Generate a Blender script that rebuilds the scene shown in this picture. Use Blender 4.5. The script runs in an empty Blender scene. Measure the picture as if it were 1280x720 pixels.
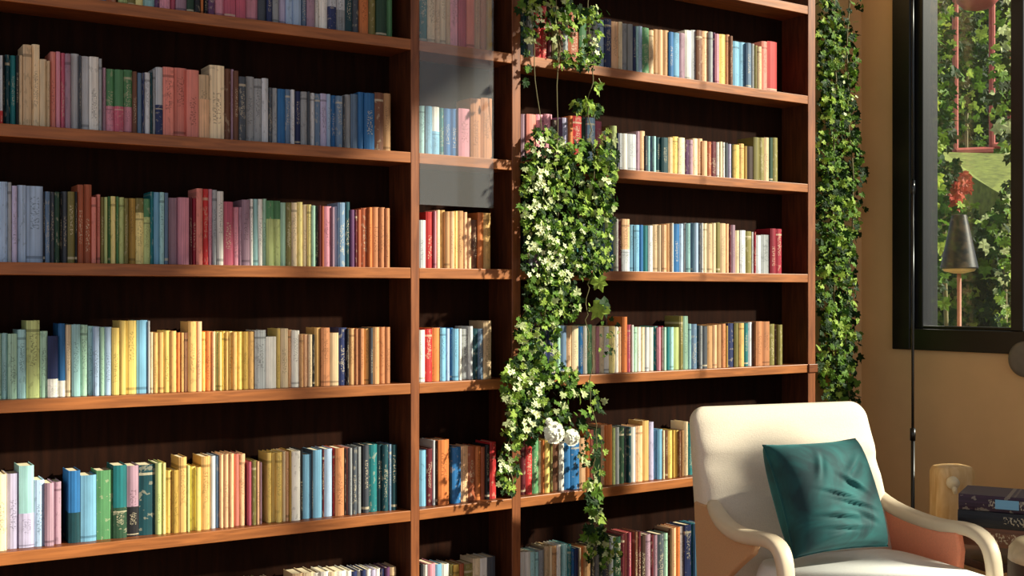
import bpy, bmesh, math, random
from mathutils import Vector, Matrix
import numpy as np
random.seed(11)
PI = math.pi
SC = bpy.context.scene
COL = SC.collection

# ------------------------------------------------------------------ camera frame
F = 1490.0; CXP = 640.0; HY = 371.0; EYE = 1.18
def cpt(px, s): return ((px-CXP)/s, F/s)
A0, A1, B1 = cpt(0, 532.0), cpt(515, 443.0), cpt(990, 349.4)
def unit(a, b):
    d = (b[0]-a[0], b[1]-a[1]); l = math.hypot(*d); return (d[0]/l, d[1]/l)
DL, DR = unit(A0, A1), unit(A1, B1)
TH = math.atan2(DR[1], DR[0]); CT, ST = math.cos(TH), math.sin(TH)
def c2w(cx, cz, z=0.0): return Vector((cx*CT+cz*ST, -cx*ST+cz*CT, z))
def P(px, py, z):                       # a point seen at a pixel, z metres ahead of the camera
    return c2w((px-CXP)/F*z, z, EYE-(py-HY)/F*z)
def wall_t(px, r, seg):                 # where the view direction meets the bookcase front, r metres in
    o, d = (A0, DL) if seg == 'L' else (A1, DR)
    n = (-d[1], d[0]); u = (px-CXP)/F
    ox, oz = o[0]+r*n[0], o[1]+r*n[1]
    t = (u*oz-ox)/(d[0]-u*d[1])
    return t, oz+t*d[1]
WO = {'L': c2w(*A0), 'R': c2w(*A1)}
def wdir(d): return (c2w(*d)).normalized()
WD = {'L': wdir(DL), 'R': wdir(DR)}
WN = {k: Vector((-v.y, v.x, 0)) for k, v in WD.items()}
WA = {k: math.atan2(v.y, v.x) for k, v in WD.items()}
def wpt(seg, t, r, z): return WO[seg]+WD[seg]*t+WN[seg]*r+Vector((0, 0, z))
Y0 = WO['R'].y
def hit_x(px, X):                       # where the view direction meets the plane x = X
    u = (px-CXP)/F; d = c2w(u, 1.0); return X/d.x*d.y, X/d.x
def zpix(py, z): return EYE-(py-HY)/F*z

# ------------------------------------------------------------------ helpers
def lin(c):
    return tuple((v/255/12.92 if v/255 <= .04045 else ((v/255+.055)/1.055)**2.4) for v in c)+(1,)
def mesh(name, V, Fc, mats, parent=None, smooth=False, mi=None, uv=None):
    m = bpy.data.meshes.new(name); m.from_pydata([tuple(v) for v in V], [], Fc)
    for x in (mats if isinstance(mats, (list, tuple)) else [mats]): m.materials.append(x)
    if mi is not None: m.polygons.foreach_set('material_index', mi)
    if uv is not None:
        l = m.uv_layers.new(name='UVMap'); l.data.foreach_set('uv', [c for p in uv for c in p])
    if smooth: m.polygons.foreach_set('use_smooth', [True]*len(Fc))
    m.update()
    o = bpy.data.objects.new(name, m); COL.objects.link(o)
    if parent: o.parent = parent
    return o
def empty(name, loc=(0, 0, 0), rz=0, parent=None):
    o = bpy.data.objects.new(name, None); COL.objects.link(o)
    o.location = loc; o.rotation_euler = (0, 0, rz); o.empty_display_size = .05
    if parent: o.parent = parent
    return o
def tag(o, label=None, cat=None, group=None, kind=None):
    if label: o['label'] = label
    if cat: o['category'] = cat
    if group: o['group'] = group
    if kind: o['kind'] = kind
    return o
class MB:
    def __init__(s): s.V = []; s.F = []; s.M = []
    def add(s, V, Fc, mi=0):
        b = len(s.V); s.V += [tuple(v) for v in V]; s.F += [tuple(i+b for i in f) for f in Fc]; s.M += [mi]*len(Fc)
    def box(s, lo, hi, mi=0, T=None):
        x0, y0, z0 = lo; x1, y1, z1 = hi
        V = [Vector(p) for p in ((x0,y0,z0),(x1,y0,z0),(x1,y1,z0),(x0,y1,z0),(x0,y0,z1),(x1,y0,z1),(x1,y1,z1),(x0,y1,z1))]
        if T: V = [T@v for v in V]
        s.add(V, [(3,2,1,0),(4,5,6,7),(0,1,5,4),(1,2,6,5),(2,3,7,6),(3,0,4,7)], mi)
    def tube(s, pts, rad, n=8, mi=0, cap=True):
        pts = [Vector(p) for p in pts]; rings = []
        up = Vector((0.31, .2, .93)).normalized()
        for i, p in enumerate(pts):
            t = (pts[min(i+1, len(pts)-1)]-pts[max(i-1, 0)]).normalized()
            a = t.cross(up)
            if a.length < .1: a = t.cross(Vector((1, 0, 0)))
            a.normalize(); b = t.cross(a)
            r = rad[i] if isinstance(rad, (list, tuple)) else rad
            rings.append([p+a*(r*math.cos(2*PI*k/n))+b*(r*math.sin(2*PI*k/n)) for k in range(n)])
        s.loft(rings, mi, cap)
    def loft(s, rings, mi=0, cap=True):
        n = len(rings[0]); V = [v for r in rings for v in r]; Fc = []
        for i in range(len(rings)-1):
            for k in range(n):
                Fc.append((i*n+k, i*n+(k+1) % n, (i+1)*n+(k+1) % n, (i+1)*n+k))
        if cap:
            Fc.append(tuple(range(n-1, -1, -1))); b = (len(rings)-1)*n; Fc.append(tuple(b+k for k in range(n)))
        s.add(V, Fc, mi)
    def build(s, name, mats, parent=None, smooth=False, bevel=0, sub=0):
        o = mesh(name, s.V, s.F, mats, parent, smooth, s.M)
        if bevel:
            m = o.modifiers.new('bevel', 'BEVEL'); m.width = bevel; m.segments = 2; m.limit_method = 'ANGLE'
        if sub:
            m = o.modifiers.new('sub', 'SUBSURF'); m.levels = sub; m.render_levels = sub
        return o

# ------------------------------------------------------------------ materials
def newmat(name):
    m = bpy.data.materials.new(name); m.use_nodes = True
    nt = m.node_tree; b = nt.nodes['Principled BSDF']; return m, nt, b
def plain(name, c, rough=.6, metal=0, var=.12, scale=30, bump=0, spec=.5, sub=0):
    m, nt, b = newmat(name); b.inputs['Roughness'].default_value = rough; b.inputs['Metallic'].default_value = metal
    b.inputs['Specular IOR Level'].default_value = spec
    tc = nt.nodes.new('ShaderNodeTexCoord'); nz = nt.nodes.new('ShaderNodeTexNoise'); nz.inputs['Scale'].default_value = scale
    nz.inputs['Detail'].default_value = 4
    nt.links.new(tc.outputs['Object'], nz.inputs['Vector'])
    r = nt.nodes.new('ShaderNodeValToRGB'); c = lin(c)
    r.color_ramp.elements[0].position = .3; r.color_ramp.elements[1].position = .7
    r.color_ramp.elements[0].color = tuple(v*(1-var) for v in c[:3])+(1,)
    r.color_ramp.elements[1].color = tuple(min(1, v*(1+var)) for v in c[:3])+(1,)
    nt.links.new(nz.outputs['Fac'], r.inputs['Fac']); nt.links.new(r.outputs['Color'], b.inputs['Base Color'])
    if bump:
        bp = nt.nodes.new('ShaderNodeBump'); bp.inputs['Strength'].default_value = bump; bp.inputs['Distance'].default_value = .004
        nt.links.new(nz.outputs['Fac'], bp.inputs['Height']); nt.links.new(bp.outputs['Normal'], b.inputs['Normal'])
    return m
def wood(name, c1, c2, stretch, rough=.42, spec=.4):
    m, nt, b = newmat(name); b.inputs['Roughness'].default_value = rough; b.inputs['Specular IOR Level'].default_value = spec
    tc = nt.nodes.new('ShaderNodeTexCoord'); mp = nt.nodes.new('ShaderNodeMapping'); mp.inputs['Scale'].default_value = stretch
    nz = nt.nodes.new('ShaderNodeTexNoise'); nz.inputs['Scale'].default_value = 6; nz.inputs['Detail'].default_value = 8; nz.inputs['Distortion'].default_value = .6
    r = nt.nodes.new('ShaderNodeValToRGB'); r.color_ramp.elements[0].position = .35; r.color_ramp.elements[1].position = .68
    r.color_ramp.elements[0].color = lin(c1); r.color_ramp.elements[1].color = lin(c2)
    nt.links.new(tc.outputs['Object'], mp.inputs['Vector']); nt.links.new(mp.outputs['Vector'], nz.inputs['Vector'])
    nt.links.new(nz.outputs['Fac'], r.inputs['Fac']); nt.links.new(r.outputs['Color'], b.inputs['Base Color'])
    bp = nt.nodes.new('ShaderNodeBump'); bp.inputs['Strength'].default_value = .15; bp.inputs['Distance'].default_value = .002
    nt.links.new(nz.outputs['Fac'], bp.inputs['Height']); nt.links.new(bp.outputs['Normal'], b.inputs['Normal'])
    return m
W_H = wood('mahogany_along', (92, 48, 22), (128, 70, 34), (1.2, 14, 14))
W_E = wood('mahogany_painted_sun', (136, 80, 40), (172, 104, 54), (1.2, 14, 14))  # same mahogany, lighter: sun on the shelf front edges put into the colour
W_EV = wood('mahogany_painted_sun_upright', (112, 62, 34), (146, 86, 48), (14, 14, 1.2))  # lighter copy for upright fronts, sunlight painted into the wood tone
W_V = wood('mahogany_upright_painted_shade', (62, 32, 18), (88, 46, 24), (14, 14, 1.2), .5, .15)  # darker copy, the shade on the panel sides painted into the colour
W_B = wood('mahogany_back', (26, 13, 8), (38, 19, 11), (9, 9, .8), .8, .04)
PAGES = plain('book_pages', (222, 205, 170), .8, var=.1, scale=300)

# spine colouring shared by every book: fine vertical streaks, bands and lines of small print
def spine_group():
    g = bpy.data.node_groups.new('spine', 'ShaderNodeTree')
    g.interface.new_socket('Color', in_out='INPUT', socket_type='NodeSocketColor')
    g.interface.new_socket('Ink', in_out='INPUT', socket_type='NodeSocketColor')
    g.interface.new_socket('Color', in_out='OUTPUT', socket_type='NodeSocketColor')
    N = g.nodes; L = g.links
    gi = N.new('NodeGroupInput'); go = N.new('NodeGroupOutput'); uv = N.new('ShaderNodeUVMap'); uv.uv_map = 'UVMap'
    sp = N.new('ShaderNodeSeparateXYZ'); L.new(uv.outputs[0], sp.inputs[0])
    def math_(op, a, b=None, c=None):
        n = N.new('ShaderNodeMath'); n.operation = op
        for i, v in enumerate((a, b, c)):
            if v is None: continue
            if isinstance(v, (int, float)): n.inputs[i].default_value = v
            else: L.new(v, n.inputs[i])
        return n.outputs[0]
    u, v = sp.outputs[0], sp.outputs[1]
    fl = math_('FLOOR', u); fr = math_('FRACT', u)
    wn = N.new('ShaderNodeTexWhiteNoise'); wn.noise_dimensions = '1D'; L.new(fl, wn.inputs['W'])
    w2 = N.new('ShaderNodeTexWhiteNoise'); w2.noise_dimensions = '1D'; L.new(math_('ADD', fl, .37), w2.inputs['W'])
    w3 = N.new('ShaderNodeTexWhiteNoise'); w3.noise_dimensions = '1D'; L.new(math_('ADD', fl, .71), w3.inputs['W'])
    def noise(su, sv, scale, det=2):
        cb = N.new('ShaderNodeCombineXYZ'); L.new(math_('MULTIPLY', u, su), cb.inputs[0]); L.new(math_('MULTIPLY', v, sv), cb.inputs[1])
        nz = N.new('ShaderNodeTexNoise'); nz.inputs['Scale'].default_value = scale; nz.inputs['Detail'].default_value = det
        L.new(cb.outputs[0], nz.inputs['Vector']); return nz.outputs['Fac']
    st = noise(7, .35, 1.0, 3); big = noise(1.3, 2.2, 1.0, 3)
    val = math_('ADD', math_('MULTIPLY', math_('SUBTRACT', st, .5), 1.4), math_('ADD', 1.0, math_('MULTIPLY', math_('SUBTRACT', big, .5), .6)))
    val = math_('MULTIPLY', val, math_('ADD', .85, math_('MULTIPLY', w3.outputs[0], .3)))
    vm = N.new('ShaderNodeVectorMath'); vm.operation = 'SCALE'; L.new(gi.outputs[0], vm.inputs[0]); L.new(val, vm.inputs['Scale'])
    # print: a column of small marks
    pr = noise(6, 46, 1.0, 1)
    on = math_('GREATER_THAN', pr, .56)
    cen = math_('LESS_THAN', math_('ABSOLUTE', math_('SUBTRACT', fr, .5)), .26)
    lo = math_('ADD', .12, math_('MULTIPLY', w2.outputs[0], .35))
    inb = math_('MULTIPLY', math_('GREATER_THAN', v, lo), math_('LESS_THAN', v, math_('ADD', lo, .42)))
    en = math_('GREATER_THAN', wn.outputs[0], .38)
    mk = math_('MULTIPLY', math_('MULTIPLY', on, cen), math_('MULTIPLY', inb, en))
    # a band near the head or foot
    bc = math_('ADD', .07, math_('MULTIPLY', math_('GREATER_THAN', w3.outputs[0], .5), .8))
    bd = math_('MULTIPLY', math_('LESS_THAN', math_('ABSOLUTE', math_('SUBTRACT', v, bc)), .018), math_('GREATER_THAN', w2.outputs[0], .62))
    mot = math_('MULTIPLY', math_('GREATER_THAN', noise(2.2, 9, 1.0, 4), .60), math_('GREATER_THAN', w3.outputs[0], .45))
    fac = math_('MAXIMUM', math_('MULTIPLY', math_('MAXIMUM', mk, bd), .6), math_('MULTIPLY', mot, .28))
    mx = N.new('ShaderNodeMix'); mx.data_type = 'RGBA'
    L.new(fac, mx.inputs['Factor']); L.new(vm.outputs[0], mx.inputs['A']); L.new(gi.outputs[1], mx.inputs['B'])
    L.new(mx.outputs['Result'], go.inputs[0]); return g
SPINE = spine_group()
PAL = {
 'w': ('white', (232,228,216)), 'c': ('cream', (232,206,160)), 'be': ('beige', (206,172,126)), 'tn': ('tan', (190,138,84)),
 'br': ('brown', (112,72,50)), 'db': ('dark brown', (58,36,26)), 'bk': ('black', (30,30,34)), 'g': ('grey', (146,150,152)),
 'lg': ('pale grey', (196,200,204)), 'dg': ('charcoal', (70,76,84)), 'nv': ('navy', (36,46,88)), 'bl': ('blue', (40,104,160)),
 'sb': ('sky blue', (108,172,208)), 'pb': ('pale blue', (160,188,220)), 'sl': ('slate blue', (88,118,150)), 'tl': ('teal', (28,112,116)),
 'dt': ('dark teal', (18,62,70)), 'aq': ('aqua', (150,204,204)), 'mt': ('mint', (160,206,176)), 'gr': ('green', (70,132,78)),
 'dgn': ('dark green', (36,66,46)), 'ol': ('olive', (122,112,48)), 'lm': ('lime green', (184,200,118)), 'pk': ('pink', (222,138,156)),
 'rs': ('rose', (198,80,104)), 'rd': ('red', (188,48,48)), 'cr': ('crimson', (142,20,44)), 'mr': ('maroon', (92,28,36)),
 'sm': ('salmon', (228,126,108)), 'pc': ('peach', (240,182,130)), 'or': ('orange', (216,112,44)), 'rt': ('rust', (170,78,40)),
 'tc': ('terracotta', (186,114,66)), 'yl': ('yellow', (230,194,92)), 'go': ('gold', (214,162,84)), 'mu': ('mustard', (176,136,46)),
 'py': ('pale yellow', (240,220,130)), 'lv': ('lavender', (180,172,206)), 'pu': ('purple', (92,54,92)), 'dp': ('dark plum', (52, 30, 46)), 'mv': ('mauve', (164,126,144)),
}
CM = {}
def cover_mat(code):
    if code in CM: return CM[code]
    nm, c = PAL[code]; m, nt, b = newmat('cover_'+nm.replace(' ', '_')); b.inputs['Roughness'].default_value = .5
    b.inputs['Specular IOR Level'].default_value = .35
    g = nt.nodes.new('ShaderNodeGroup'); g.node_tree = SPINE; g.inputs[0].default_value = lin(c)
    lum = .3*c[0]+.59*c[1]+.11*c[2]
    if lum > 95: g.inputs[0].default_value = lin(tuple(v+(.75*lum+60-v)*.16 for v in c))
    ink = tuple(v*.25 for v in lin(c)[:3])+(1,) if lum > 125 else lin((214, 200, 168))
    g.inputs[1].default_value = ink
    nt.links.new(g.outputs[0], b.inputs['Base Color']); CM[code] = m; return m

# ------------------------------------------------------------------ books (read off the photograph: left edge, top edge, colour)
SH = [.727, .408, .082, -.244, -.603, -.963]          # shelf tops relative to eye height, from the highest shelf in view
ROWS = {
 ('L',0): "148:-48:lm 160:-46:ol 170:-46:py 179:-44:aq 194:-44:pu 200:-50:pk 213:-50:rs 220:-50:mv 234:-38:dgn 243:-38:bk 251:-45:or 255:-40:bk 261:-40:pu 269:-44:pk 281:-42:rs 295:-40:rs 308:-38:pk 323:-36:dg 334:-36:nv 341:-36:g 349:-34:lv 358:-33:pb 367:-33:pb 377:-32:sl 384:-32:mv 394:-30:w 399:-30:w 411:-30:lg/nv 421:-28:lg/g 432:-28:dt 441:-26:dg 450:-26:or 461:-24:ol 471:-24:dgn 484:-22:gr 491:e",
 ('L',1): "0:69:lg/rd 4:69:bk 6:69:dt 13:69:tl 20:69:bk 24:69:be 29:56:be 40:56:c 50:74:c 59:76:be 63:65:sm 70:65:pk 76:66:rs 82:67:mv 89:67:lg 99:69:dg 102:70:lg 112:71:w 124:73:g 128:85:mv 133:86:gr/pk 144:87:gr/rs 155:88:gr/pk 166:89:br 172:91:sl 178:91:nv 181:91:lg 188:91:dt 191:87:g 195:84:lg/nv 204:84:sm 218:85:sm 234:87:sm 249:94:be/pc 262:82:c 281:86:br 289:87:mv 293:88:br 299:96:dg 308:96:g 318:98:g 328:98:lg 336:110:dg 341:110:g 347:111:bl 357:112:sl 364:112:lg 369:114:nv 377:115:g 385:115:dg 388:116:lg 394:117:sl 401:117:lv 409:118:pb 414:119:bl 421:120:sl 429:120:dg 432:118:g 439:118:sl 448:115:bl 456:116:bl 469:116:br 480:117:tn 489:e",
 ('L',2): "0:227:pb 10:228:g 15:232:lv 22:232:pb 33:233:pb 54:240:bk 57:240:sl 63:240:dg 69:240:dgn 75:242:bk 78:240:dg 85:240:ol 94:240:bk 97:231:rt 105:231:rt 115:246:sm 121:243:sm 126:246:ol 131:246:lm 135:246:gr 139:246:py 145:246:gr 149:247:lm 156:248:ol 161:248:mu 170:248:ol/py 180:249:gr/lm 188:240:tl 193:240:sb 200:240:aq 206:241:sl 211:247:mv 223:247:pk 237:247:mr 241:248:cr 246:236:sm 254:236:rd 261:237:pk 266:238:g 272:239:w 280:252:rs 292:259:pk 299:259:mv 303:250:mv 313:249:w 317:249:aq 323:249:w 329:249:mt 334:251:gr/lm 343:251:gr/lm 351:253:mt 358:253:ol 365:253:c 372:253:py 379:256:c 385:256:py 390:257:mt 395:258:bk 399:257:mr 402:258:rt 406:258:pk 415:259:mv 419:258:pb 423:253:sl 432:253:dt 438:262:pu 444:262:mr 447:262:rt 452:260:rt 461:259:or 466:259:tc 475:259:tc 482:260:tc 488:e",
 ('L',3): "-8:417:mt 2:417:aq 10:417:mt 22:412:aq 33:401:lm 50:414:mt 60:420:nv/w 73:405:bl/w 82:406:c 90:406:aq 101:406:mt 110:408:aq 117:409:pb 125:409:mt 131:409:pb 140:410:yl 150:401:yl 158:401:yl 171:401:sb 185:401:lg 188:416:c 192:416:go 198:416:go 205:413:yl 213:414:go 221:416:or 226:416:go 231:416:pc 236:402:go 246:402:pc 253:415:yl 257:415:or 265:415:pc 270:415:lm 274:415:py 278:415:yl 282:415:go 286:414:py 291:415:go 297:415:yl 303:415:mu 311:415:go 319:413:g 333:421:w 346:411:yl 351:411:c 361:412:pc 365:413:w 375:418:tn 380:418:pc 386:418:c 391:418:bk 394:410:go 402:410:tc 413:416:be 424:410:nv 434:411:bk 437:411:tn 444:411:tc 450:411:tc 456:411:go 463:410:dg 467:409:tn 475:409:tc 482:409:tc 489:e",
 ('L',4): "-6:593:c 9:592:lv 24:582:aq/lv 43:600:pb 56:604:mv 68:603:mv 77:-:- 86:589:bl/dt 101:594:sb 121:588:gr 142:582:tl/dgn 159:582:mv/bk 174:581:dt 195:579:lm 203:579:py 208:588:yl 216:588:mu 224:572:go 234:582:lm 238:583:yl 245:584:yl 252:571:go 263:570:lg 270:570:sl 275:569:pc 280:568:pc 287:568:pc 293:568:sm 300:568:pc 307:-:- 310:578:rs 315:576:ol 321:577:pc 325:578:mv 328:-:- 334:566:yl 340:566:yl 346:566:yl 353:565:c 358:565:pc 362:564:mu 365:564:w 376:562:bk 379:568:sb 390:563:dg 392:563:sb 403:562:mr 406:561:pb 416:560:rd 420:560:tc 431:561:bk 433:560:sm 437:560:g 441:560:dg 447:559:g 452:558:bk 455:557:dg 462:556:tl 472:556:dt 479:556:dt 486:556:sl 490:556:dt 497:e",
 ('L',5): "366:717:be 380:716:c 392:716:w 402:715:w 412:715:c 422:714:w 433:714:w 440:714:nv 447:713:w 452:713:nv 458:712:w 464:712:lv 470:711:w 476:711:nv 482:710:pu 488:709:be 496:e",
 ('M',0): "525:-22:tl 535:-24:c 546:-24:be 551:-22:c 558:-22:be 564:-18:pk 574:-18:rs 584:-16:sm 594:-14:tn 602:-12:tc 609:-10:mu 616:e",
 ('M',1): "525:132:aq 533:133:sb 541:134:w/sb 550:135:tl 556:136:bl 564:136:bl 574:136:pk 589:123:tc 602:123:tc 616:e",
 ('M',2): "524:275:lg 533:265:rd 543:264:pk 546:263:c 551:263:go 557:264:tn 563:264:pc 569:264:py 573:264:tn 580:265:pc 585:273:pc 590:275:br 598:266:or 605:266:go 614:e",
 ('M',3): "524:413:w 532:411:rd 541:410:or 551:410:sb 558:411:pb 563:410:bl 567:411:sb 574:411:w 578:411:g 587:408:lg 592:411:dt 598:411:sl 605:401:be 615:e",
 ('M',4): "525:563:sb 534:561:mr 541:551:lg 545:551:db 549:550:or 562:558:dt 566:559:bl 577:558:pc 586:558:rt 595:558:or 602:559:rt 608:556:bk 613:553:rd 621:e",
 ('M',5): "525:706:bk 530:706:w 536:705:pk 545:705:sb 553:705:w 562:706:ol 568:706:mu 575:705:rt 581:705:ol 592:698:c 601:698:w 610:696:dg 620:e",
 ('R',0): "652:4:dt 661:6:g 668:8:rd 677:8:rd 686:9:mr 691:8:ol 699:10:br 705:10:g 711:12:rt 725:15:gr 734:18:db 742:20:g 748:25:pb 757:24:nv 765:27:pc 774:27:c 779:30:g 786:30:g 792:33:nv 796:33:aq 799:33:pb 804:35:gr 812:38:be 818:37:tn 824:37:pc 830:38:tn 837:40:bl 843:41:sb 850:41:mv 857:38:w 865:38:lg 872:38:br 879:39:pc 887:40:g 892:41:pu 895:42:pk 900:43:yl 908:43:tc 913:45:br 917:52:sb 925:53:sb 934:54:sl 940:55:g 944:57:ol 948:58:be 953:52:sm 960:52:rd 972:e",
 ('R',1): "652:143:mv 659:143:sm 671:143:pk 681:143:pk 691:150:db 697:147:pu 704:147:lv 712:145:or 717:145:rd 728:147:dgn 735:147:sl 745:152:rs 753:165:pc 762:157:ol 766:157:lm 772:166:nv 774:170:lg 779:173:w 786:173:lg 796:164:mv 801:164:pc 807:175:dg 810:172:aq 814:173:sl 817:172:aq 821:173:dt 828:173:dt 836:172:be 842:171:yl 849:172:c 857:175:pu 862:175:mv 867:173:c 873:173:pc 879:176:pc 885:177:rt 890:177:mr 896:178:w 900:177:c 904:178:w 907:179:dg 911:180:lv 915:180:dgn 919:181:yl 925:180:go 931:183:mu 935:183:db 943:172:ol 950:172:ol 956:172:be 962:172:dgn 967:172:ol 973:e",
 ('R',2): "655:275:dg 662:275:lg 668:275:mv 675:274:w 684:276:lm 692:274:g 700:276:lg 708:280:dt 716:280:tl 724:280:g 735:278:aq 745:277:lg 751:277:sl 757:276:lm 763:275:bl 770:274:w 774:274:mr 779:274:pc/lg 788:281:sb 794:281:sb 800:281:bl 805:282:tl 811:282:lg 817:281:be 824:281:c 829:281:pc 834:280:tn 840:279:w 843:280:bl 850:280:pb 855:279:g 859:279:aq 864:279:sl 869:279:pb 874:280:dg 877:279:lg 880:279:c 885:280:be 891:279:c 896:278:ol 901:279:be 908:280:pc 912:281:mr 915:281:mv 920:288:c 926:288:lg 933:289:ol 940:290:lg 943:290:cr 946:294:lg 952:294:g 964:286:cr 971:286:cr 978:e",
 ('R',3): "657:415:gr 666:412:mt 676:410:nv 685:410:nv 696:407:mt 702:407:sl 709:407:pc 716:407:c 724:408:bl 730:407:w 735:406:gr 741:407:c 746:408:pk 750:408:c 756:408:w 763:408:py 769:408:w 774:408:pc 779:396:or 785:406:rs 790:406:w 793:409:mt 797:409:w 802:409:c 807:409:lg 812:409:w 818:408:tl 823:409:pk 827:408:cr 830:409:mt 834:409:tl 838:409:aq 843:409:lm 850:395:ol 855:395:mt 861:405:aq 865:405:sl 872:407:dt 875:407:g 879:408:dg 885:407:tn 892:406:pc 897:406:tn 903:405:tc 908:407:mu 911:404:nv 919:404:ol 925:404:go 931:404:tl 936:403:lg 941:402:br 946:402:tc 954:402:tc 963:405:ol 969:406:br 974:406:ol 979:e",
 ('R',4): "652:548:mr 658:547:rd 666:548:gr 674:551:c 678:551:or 682:550:yl 688:552:ol 692:553:br 700:555:w 706:553:bl 715:553:bl 725:548:pc 733:537:or 738:537:sm 743:536:gr 752:531:pc 758:531:or 766:535:lm 770:534:g 775:534:dgn 781:534:dg 786:534:dt 790:534:w 796:533:pc 804:526:go 812:528:lv 818:538:sb 823:537:sb 829:538:c 832:538:br 836:538:yl 841:538:mu 845:538:yl 849:539:br 852:538:tn 856:527:c 861:530:tl 867:532:be 872:532:or 878:530:g 885:532:bl 892:e",
 ('R',5): "650:690:w/bk 657:690:w/dg 664:690:aq 670:690:aq 675:688:g 681:683:be 688:683:c 691:682:tn 697:681:w 702:681:pu 705:680:aq 710:681:tl 715:686:bl 719:686:nv 724:685:c 727:684:or 732:684:tn 739:682:bk 745:680:g 750:676:dgn 756:674:dg 762:672:g 768:671:dgn 777:667:mr 782:666:sm 786:666:rs 790:665:mr 794:665:br 798:665:mr 802:669:db 808:668:mv 814:669:mr 818:669:mv 823:668:dg 831:667:mt 836:661:br 841:660:pc 846:659:or 851:658:lg 857:656:nv 865:655:tl 870:655:sb 875:655:bl 882:656:dt 890:655:be 897:655:rt 905:e",
}
REC, BD, CD = .028, .086, .130      # book recess, book depth, bookcase depth
books = []
for (bay, k), s in ROWS.items():
    seg = 'L' if bay == 'L' else 'R'; toks = [t.split(':') for t in s.split()]
    row = []
    for i in range(len(toks)-1):
        x, top, code = float(toks[i][0]), toks[i][1], toks[i][2]; x1 = float(toks[i+1][0])
        if code == '-': continue
        rec = REC+random.choice((-.004, 0, .003, .006, .009))+random.uniform(-.001, .001)
        t0, z0 = wall_t(x, rec, seg); t1, z1 = wall_t(x1, rec, seg)
        zt = (EYE-(float(top)-HY)/F*(z0+z1)/2) - (EYE+SH[k])
        row.append(dict(bay=bay, k=k, seg=seg, t=(t0+t1)/2, w=t1-t0-.0011, h=max(.12, min(zt+random.uniform(-.001, .001), .262)), rec=rec,
                        code=code, px=x, area=(x1-x)*zt*F/z0, id=len(books)+len(row)))
    for i, b in enumerate(row):
        b['ln'] = row[i-1] if i else None; b['rn'] = row[i+1] if i+1 < len(row) else None
    books += row
def cname(b):
    a = b['code'].split('/'); n = PAL[a[0]][0]
    return n if len(a) == 1 else n+' and '+PAL[a[1]][0]
ORD = ['first','second','third','fourth','fifth','sixth','seventh','eighth','ninth','tenth','eleventh','twelfth']
BAY = {'L': 'left bay', 'M': 'narrow middle bay', 'R': 'right bay'}
SHN = ['top shelf', 'second shelf', 'third shelf', 'fourth shelf', 'fifth shelf', 'lowest shelf']
def label(b):
    row = [q for q in books if q['bay'] == b['bay'] and q['k'] == b['k']]
    same = [q for q in row if cname(q) == cname(b)]
    ws = sorted(q['w'] for q in row); sz = 'thick' if b['w'] > ws[int(len(ws)*.72)] else ('slim' if b['w'] < ws[int(len(ws)*.4)] else 'upright')
    place = '%s, %s' % (SHN[b['k']], BAY[b['bay']]); n = cname(b)
    if len(same) == 1 and len(n.split()) < 3: return '%s %s book, only one of its colour on the %s' % (sz, n, place)
    key = lambda q: (cname(q['ln']) if q['ln'] else '', cname(q['rn']) if q['rn'] else '')
    if b['ln'] and b['rn'] and sum(key(q) == key(b) for q in same) == 1:
        l, r = key(b)
        t = '%s %s book right of %s and left of %s, %s' % (sz, n, 'another' if l == n else 'a '+l+' one', 'another' if r == n else 'a '+r+' one', place)
        if len(t.split()) <= 16: return t
    i = same.index(b)
    if i == len(same)-1 and len(n.split()) < 3: return '%s %s book, rightmost %s one on the %s' % (sz, n, n, place)
    t = '%s %s book, %s %s one from the left on %s' % (sz, n, ORD[i] if i < 12 else 'next', n, place)
    return t if len(t.split()) <= 16 else '%s book, %s such from the left, %s' % (n, ORD[i], place)
def book_geo(w, h, D, uid, frac=None):
    t = .0013; hw = w/2; bul = min(.0035, w*.22); hin = .004
    out = [(-hw, D), (-hw, hin)]
    for j in range(1, 6):
        a = PI*j/6; out.append((-hw*math.cos(a), hin-(hin-.0005)*math.sin(a)**.6-bul*math.sin(a)+bul))
    out += [(hw, hin), (hw, D)]
    inn = []
    for (x, y) in out:
        inn.append((max(-hw+t, min(hw-t, x*(1-t/hw if hw > t else .5))), y if y >= D-1e-6 else y+t))
    n = len(out); V = []; 
    zs = [0, h]
    for z in zs:
        V += [(x, y, z) for x, y in out]; V += [(x, y, z) for x, y in inn]
    Fc = []; UV = []; MI = []
    def uvof(i):
        x, y, z = V[i]; return (uid+.5+max(-.49, min(.49, x/w*.96)), z/h)
    N2 = 2*n
    for i in range(n-1):
        Fc.append((i, i+1, N2+i+1, N2+i)); MI.append(0)
        Fc.append((n+i+1, n+i, N2+n+i, N2+n+i+1)); MI.append(0)
        Fc.append((i+1, i, n+i, n+i+1)); MI.append(0)
        Fc.append((N2+i, N2+i+1, N2+n+i+1, N2+n+i)); MI.append(0)
    Fc.append((0, N2, N2+n, n)); MI.append(0); Fc.append((n-1, 2*n-1, N2+2*n-1, N2+n-1)); MI.append(0)
    for f in Fc: UV += [uvof(i) for i in f]
    return V, Fc, UV, n
def band_geo(w, h, z0, z1, uid):         # a differently coloured lower part of the spine, wrapped round the cover
    V, Fc, UV, n = book_geo(w+.0005, h, .05, uid)
    V = [(x, y-.0004, z0+(z1-z0)*(z/h)) for x, y, z in V]
    return V, Fc, UV
def page_geo(w, h, D):
    hw = w/2-.0015; m = MB(); m.box((-hw, .0052, .0025), (hw, D-.003, h-.0025)); return m.V, m.F
books_by = sorted([b for b in books], key=lambda b: -b['area'])
top300 = set(b['id'] for b in books_by[:300])
SV, SF, SM_, SUV = [], [], [], []; smats = []; sidx = {}
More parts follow.
